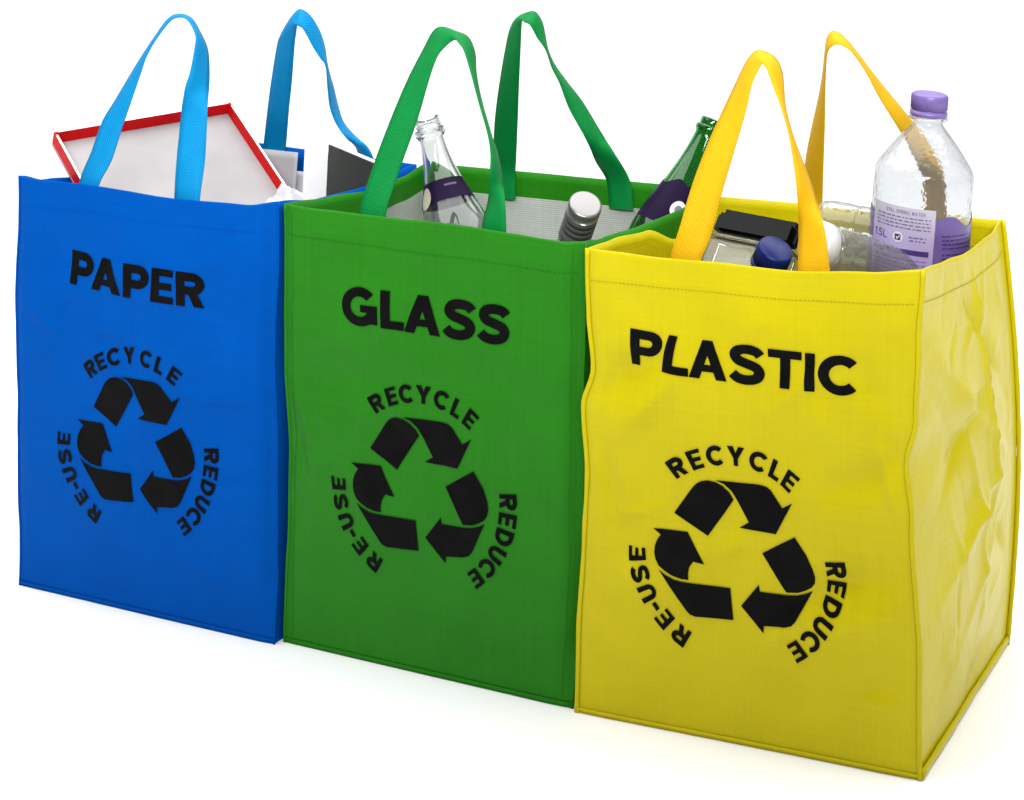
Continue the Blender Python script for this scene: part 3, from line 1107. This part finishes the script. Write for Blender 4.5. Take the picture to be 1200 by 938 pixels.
# ---- green bottle
def green_bottle():
    mouth = at(836.5, 141, 1.885)
    T = Turned(mouth, at(796, 238, 1.868))
    root = empty('glass_bottle', mouth + T.z * .29, 'green glass bottle with purple label and white seal', 'bottle')
    prof = smooth_prof([(0, .0105), (.001, .0118), (.006, .0120), (.0075, .0112), (.0085, .0140), (.0125, .0142), (.0145, .0128), (.020, .0125), (.04, .0152), (.06, .0195), (.08, .0250),
                        (.10, .0305), (.12, .0345), (.14, .0362), (.18, .0365), (.24, .0365), (.272, .0365), (.284, .034), (.288, .030)], 4)
    obj('body', T.lathe(shell(prof, .0028), 64), M['greenglass'], root)
    n = 24
    band = [(-1.45 + i * 2.9 / n, .070 + .004 * math.sin(i * .5)) for i in range(n + 1)] + [(1.45 - i * 2.9 / n, .112) for i in range(n + 1)]
    patch(T, prof, [[band]], .0004, .004, 'label', M['purple'], root)
    oval = [(.06 + .27 * math.cos(a), .094 + .0085 * math.sin(a)) for a in [i * PI / 12 for i in range(24)]]
    patch(T, prof, [[oval]], .0008, .003, 'seal', M['whitecap'], root)
    ring = [(.06 + .13 * math.cos(a), .094 + .0042 * math.sin(a)) for a in [i * PI / 8 for i in range(16)]]
    patch(T, prof, [[ring]], .0011, .002, 'emblem', M['textgrey'], root)


green_bottle()


# ---- large water bottle
def water_bottle():
    top = at(1090, 109, 1.700)
    T = Turned(top, at(1074, 320, 1.705))
    root = empty('plastic_bottle', top + T.z * .31, 'large clear water bottle with lilac cap and violet label', 'bottle')
    r = .0158
    cap = [(0, .0003), (.0002, r * .86), (.001, r * .95), (.0025, r), (.014, r), (.0143, r * .93), (.0155, r * .93), (.0158, r * 1.02), (.0195, r * 1.04), (.020, r * .95)]
    obj('cap', T.lathe(cap, 96, (.0022, .0142, .018)), M['lilac'], root)
    prof = smooth_prof([(.0035, .0125), (.019, .0125), (.0205, .0128), (.0212, .0168), (.0232, .0168), (.0238, .0128), (.027, .0132), (.031, .0160), (.038, .0220), (.047, .0290), (.057, .0362), (.064, .0408), (.070, .0428),
                        (.078, .0432), (.090, .0432), (.097, .0432), (.16, .0432), (.22, .0432), (.27, .0432), (.295, .0425), (.306, .038), (.309, .030)], 3)
    bm = T.lathe(shell(prof, .0006), 72)
    obj('body', bm, M['pet'], root)
    H0, H1 = .0965, .19
    n = 30
    lab = [(-1.72 + i * (1.72 - 1.10) / n, H0 + .006) for i in range(n + 1)] + [(-1.10, H1), (-1.72, H1)]
    wav = [.0065, .004, .0025, .002, .003, .006, .0095, .0115, .012, .0115, .009, .006, .004, .004]
    right = [(.30 + i * 1.42 / (len(wav) - 1), H0 + wav[i]) for i in range(len(wav))] + [(1.72, H1), (.30, H1)]
    patch(T, prof, [[lab], [right]], .0006, .006, 'label', M['violet'], root)
    box = [(-1.10, H0 - .003), (.29, H0 - .003), (.29, H1), (-1.10, H1)]
    patch(T, prof, [[box]], .0009, .006, 'label_panel', M['palelilac'], root, (-1.1, H1 - .012, .29, H0 - .003))

    def put(text, a0, h0, a1, h1, w):
        return [[[(x, h1 - (y - h0)) for x, y in po] for po in g] for g in word(text, a0, h0, a1, h1, w, .16) if g]

    rnd = random.Random(5)

    def lines(a0, a1, hs, ht):
        out = []
        for h in hs:
            a = a0 + rnd.uniform(0, .04)
            while a < a1:
                l = rnd.uniform(.03, .11)
                out.append([rect(a, h, min(a + l, a1), h + ht)])
                a += l + rnd.uniform(.02, .035)
        return out

    patch(T, prof, put('STILL SPRING WATER', -.72, .0965, .0930, .0995, .1330), .0012, .003, 'lettering', M['textgrey'], root)
    patch(T, prof, lines(-.98, .20, [.1020, .1050, .1080, .1110], .0010), .0012, .004, 'small_print', M['textgrey'], root)
    patch(T, prof, put('1.5L', -1.00, .1165, -.66, .1230, .1130), .0012, .003, 'lettering', M['textviolet'], root)
    ring = [[(-.42 + .105 * math.cos(t) + 0, .1200 + .0046 * math.sin(t)) for t in [i * PI / 10 for i in range(20)]]]
    sq = [rect(-.48, .1174, -.36, .1226)]
    tick = [[(-.455, .1198), (-.435, .1192), (-.425, .1206), (-.385, .1180), (-.372, .1188), (-.425, .1220)]]
    o = patch(T, prof, [ring], .0012, .003, 'emblem', M['whitecap'], root)
    o = patch(T, prof, [sq], .0015, .003, 'emblem', M['textviolet'], root)
    o = patch(T, prof, [tick], .0018, .002, 'emblem', M['whitecap'], root)
    patch(T, prof, lines(-.22, .1330, [.1180, .1208], .0012), .0012, .004, 'small_print', M['textgrey'], root)
    patch(T, prof, [[rect(-1.02, .1295, .20, .1340)]], .0012, .006, 'printed_bar', M['textviolet'], root)
    patch(T, prof, lines(-1.0, .1530, [.1380, .1415, .1450, .1485, .1520, .1555], .0009), .0012, .004, 'small_print', M['textgrey'], root)
    patch(T, prof, lines(.44, 1.25, [.1150, .1185, .1220, .1255, .1310, .1345, .1380, .1415, .1450], .0011), .0012, .004, 'small_print', M['textviolet'], root)


water_bottle()


# ------------------------------------------------------------------ boxy things
def bevel_box(bm_pts, name, mat, parent, bev=.0015):
    """box from origin o and three edge vectors, bevelled"""
    o, a, b, c = bm_pts
    bm = bmesh.new()
    vv = [bm.verts.new(o + a * i + b * j + c * k) for i in (0, 1) for j in (0, 1) for k in (0, 1)]
    for f in ((0, 1, 3, 2), (4, 6, 7, 5), (0, 4, 5, 1), (2, 3, 7, 6), (0, 2, 6, 4), (1, 5, 7, 3)):
        bm.faces.new([vv[i] for i in f])
    bmesh.ops.recalc_face_normals(bm, faces=bm.faces)
    if bev:
        bmesh.ops.bevel(bm, geom=list(bm.edges), offset=bev, segments=2, affect='EDGES')
    me = bpy.data.meshes.new(name)
    bm.to_mesh(me)
    bm.free()
    return obj(name, me, mat, parent)


LID_H = .188


# ---- red box lid, open side towards the camera, leaning back in the blue bag
def red_lid():
    A, Bp, vdir = LID
    u = (Bp - A)
    W = u.length
    u = u.normalized()
    v = vdir
    n = u.cross(v)
    if n.y > 0:
        n = -n                                   # towards the camera
    Lh, wall, th = LID_H, .016, .0022
    root = empty('box_lid', A + u * W / 2 + v * Lh, 'shallow red box lid with pale grey inside, leaning in the blue bag', 'box lid')
    o = A - n * wall
    bevel_box((o, u * W, v * Lh, n * th), 'lid_panel', M['cardgrey'], root, .0004)
    e = .0004
    # four walls: red both sides, pale raw edge
    for name, p, a, b in (('side_wall', o + n * th, u * W, v * th), ('side_wall', o + n * th + v * (Lh - th), u * W, v * th),
                          ('side_wall', o + n * th + v * (th + e), u * th, v * (Lh - 2 * th - 2 * e)), ('side_wall', o + n * th + u * (W - th) + v * (th + e), u * th, v * (Lh - 2 * th - 2 * e))):
        w_ = bevel_box((p, a, b, n * (wall - th)), name, M['red'], root, .0003)
        bevel_box((p + n * (wall - th + e) + a * .02 + b * .02, a * .96, b * .96, n * .0006), 'raw_edge', M['white'], w_, 0)
    # red paper wrap on the outside of the lid
    bevel_box((o - n * .0007, u * W, v * Lh, n * .0005), 'paper_wrap', M['red'], root, 0)


def place_lid():
    """top edge through two photo points, leaning back so that its sides run as in the photograph"""
    A, Bp = at(63, 155, 1.99), at(270, 120, 2.10)
    u = (Bp - A).normalized()
    v = V((.508, -.702, -.499))
    return A, Bp, (v - u * v.dot(u)).normalized()


LID = place_lid()
red_lid()


# ---- white carton standing in the blue bag; shade inside is painted as dark colour
def carton():
    t0 = 2.028
    p0 = at(386, 169.5, t0)                       # far top corner of the opening
    p1 = at(446, 194.5, t0 * 408.5 / 433.5)       # along the level top edge, towards the camera
    u = (p1 - p0)
    W = u.length
    u = u.normalized()
    n = V((u.y, -u.x, 0)).normalized()            # into the opening, towards the left
    if n.x > 0:
        n = -n
    v = V((-.05, 0, -1)).normalized()
    root = empty('carton', p0 + v * .16, 'open white carton with painted shade inside, beside the blue strap', 'box')
    L, th = .15, .0012
    s = .026
    bevel_box((p0, u * W, v * L, n * .0008), 'side_wall', M['shadedinside'], root, 0)
    bevel_box((p0 - n * .0045 - v * .0012, u * W, v * L, n * .0043), 'side_wall', M['white'], root, 0)
    bevel_box((p0 + n * .0010 - v * .001, n * s, v * L, u * -.0012), 'end_wall', M['white'], root, 0)


carton()


def sheet_quad(name, corners, mat, label, cat, bend=.004, th=.0006, n=10, crumple=0.0, seed=0):
    """thin sheet of paper or card between four corners, slightly bent"""
    a, b, c, d = corners
    nn = (b - a).cross(d - a).normalized()
    vs_, fs = [], []
    for s in (0, 1):
        for i in range(n + 1):
            for j in range(n + 1):
                u, w = i / n, j / n
                p = (a.lerp(b, u)).lerp(d.lerp(c, u), w)
                k = bend * math.sin(PI * u) + crumple * nz(u * 4 + seed, w * 4, seed) + crumple * .5 * abs(nz(u * 9, w * 9, seed + 2))
                vs_.append(p + nn * (k - th * s))
    m = (n + 1) ** 2
    ix = lambda s, i, j: s * m + i * (n + 1) + j
    for i in range(n):
        for j in range(n):
            fs.append((ix(0, i, j), ix(0, i + 1, j), ix(0, i + 1, j + 1), ix(0, i, j + 1)))
            fs.append((ix(1, i, j), ix(1, i, j + 1), ix(1, i + 1, j + 1), ix(1, i + 1, j)))
    for i in range(n):
        fs.append((ix(0, i, 0), ix(1, i, 0), ix(1, i + 1, 0), ix(0, i + 1, 0)))
        fs.append((ix(0, i, n), ix(0, i + 1, n), ix(1, i + 1, n), ix(1, i, n)))
        fs.append((ix(0, 0, i), ix(0, 0, i + 1), ix(1, 0, i + 1), ix(1, 0, i)))
        fs.append((ix(0, n, i), ix(1, n, i), ix(1, n, i + 1), ix(0, n, i + 1)))
    o = obj(name, mesh_from(vs_, fs, smooth=crumple == 0), mat)
    return tag(o, label, cat)


sheet_quad('card_sheet', [at(300, 174, 2.065), at(349.5, 179, 2.045), at(343, 262, 2.03), at(300, 262, 2.05)], M['greycard'],
           'grey card sheet standing between the red lid and white carton', 'card', .003)
sheet_quad('paper_sheet', [at(318, 197, 2.075), at(361, 202, 2.055), at(353, 262, 2.04), at(312, 262, 2.06)], M['paper'],
           'white paper sheet behind the grey card in the blue bag', 'paper', .002)
sheet_quad('crumpled_paper', [at(305, 240, 1.83), at(330, 215, 1.86), at(356, 228, 1.835), at(345, 262, 1.80)], M['paper'],
           'crumpled white paper poking out at the corner of the blue bag', 'paper', .005, .0005, 9, .005, 3)


# ---- black topped clear food box in the yellow bag
def food_box():
    p0 = at(842, 241, 1.715)
    p1 = at(937, 259, 1.660)
    p3 = at(834, 272, 1.702)
    u = p1 - p0
    v = p3 - p0
    v = v - u * (v.dot(u) / u.length_squared)
    n = u.cross(v).normalized()
    if n.y < 0:
        n = -n                                    # away from the camera
    un, vn = u.normalized(), v.normalized()
    root = empty('food_box', p0 + u * .5 + vn * .09, 'clear plastic food box with broad black band, lying in the yellow bag', 'food box')
    bevel_box((p0, u, v, n * .018), 'lid', M['black'], root, .0055)
    bevel_box((p0 + v * 1.01 - u * .01 - n * .002, u * 1.02, vn * .003, n * .022), 'lid_rim', M['petthin'], root, .001)
    th = .0009
    o = p0 + u * .03 + v * 1.02 + vn * .0035 + n * .003
    U, D, H = u * .94, n * .016, vn * .06
    bevel_box((o, U, n * th, H), 'tub_wall', M['petthin'], root, 0)
    bevel_box((o + D - n * th, U, n * th, H), 'tub_wall', M['petthin'], root, 0)
    bevel_box((o + n * (th + .0002), un * th, D - n * (2 * th + .0004), H), 'tub_wall', M['petthin'], root, 0)
    bevel_box((o + U - un * th + n * (th + .0002), un * th, D - n * (2 * th + .0004), H), 'tub_wall', M['petthin'], root, 0)


food_box()


def simple_bottle(mouth, toward, prof, cap, capmat, bodymat, label, wall=.0006, knurl=None, seg=56, length=.2):
    T = Turned(mouth, toward)
    root = empty('plastic_bottle', V(mouth) + T.z * length, label, 'bottle')
    if cap:
        obj('cap', T.lathe(cap, 80, knurl), capmat, root)
    obj('body', T.lathe(shell(smooth_prof(prof, 4), wall), seg), bodymat, root)
    return T


r = .0150
simple_bottle(at(910, 291, 1.612), at(893, 327, 1.630),
              [(.004, .012), (.019, .0122), (.022, .0160), (.024, .0160), (.025, .0125), (.032, .014), (.05, .024), (.065, .030), (.09, .031), (.16, .031), (.168, .028)],
              [(0, .0003), (.0002, r * .86), (.001, r * .95), (.0025, r), (.0165, r), (.0168, r * .95), (.018, r * .95), (.0182, r * 1.03), (.021, r * 1.03), (.0212, r * .9)],
              M['bluecap'], M['petthin'], 'clear plastic bottle with dark blue screw cap in the yellow bag', knurl=(.0022, .0166, .02), length=.168)
r = .0205
simple_bottle(at(952, 285, 1.628), at(1012, 306, 1.655),
              [(.004, .0175), (.016, .0175), (.0185, .0195), (.022, .0195), (.035, .0205), (.075, .0210), (.105, .0205), (.112, .018)],
              [(0, .0003), (.0003, r * .86), (.0012, r * .96), (.003, r), (.0135, r), (.014, r * .95)],
              M['whitecap'], M['petthin'], 'clear plastic bottle with wide white cap lying in the yellow bag', knurl=None, length=.112)
simple_bottle(at(958, 268, 1.735), at(1050, 285, 1.715),
              [(0, .022), (.004, .0255), (.012, .027), (.03, .027), (.034, .0262), (.038, .027), (.07, .027), (.074, .0262), (.078, .027), (.11, .027), (.12, .024)],
              None, None, M['petthin'], 'clear capless plastic bottle lying behind the white capped one', length=.12)
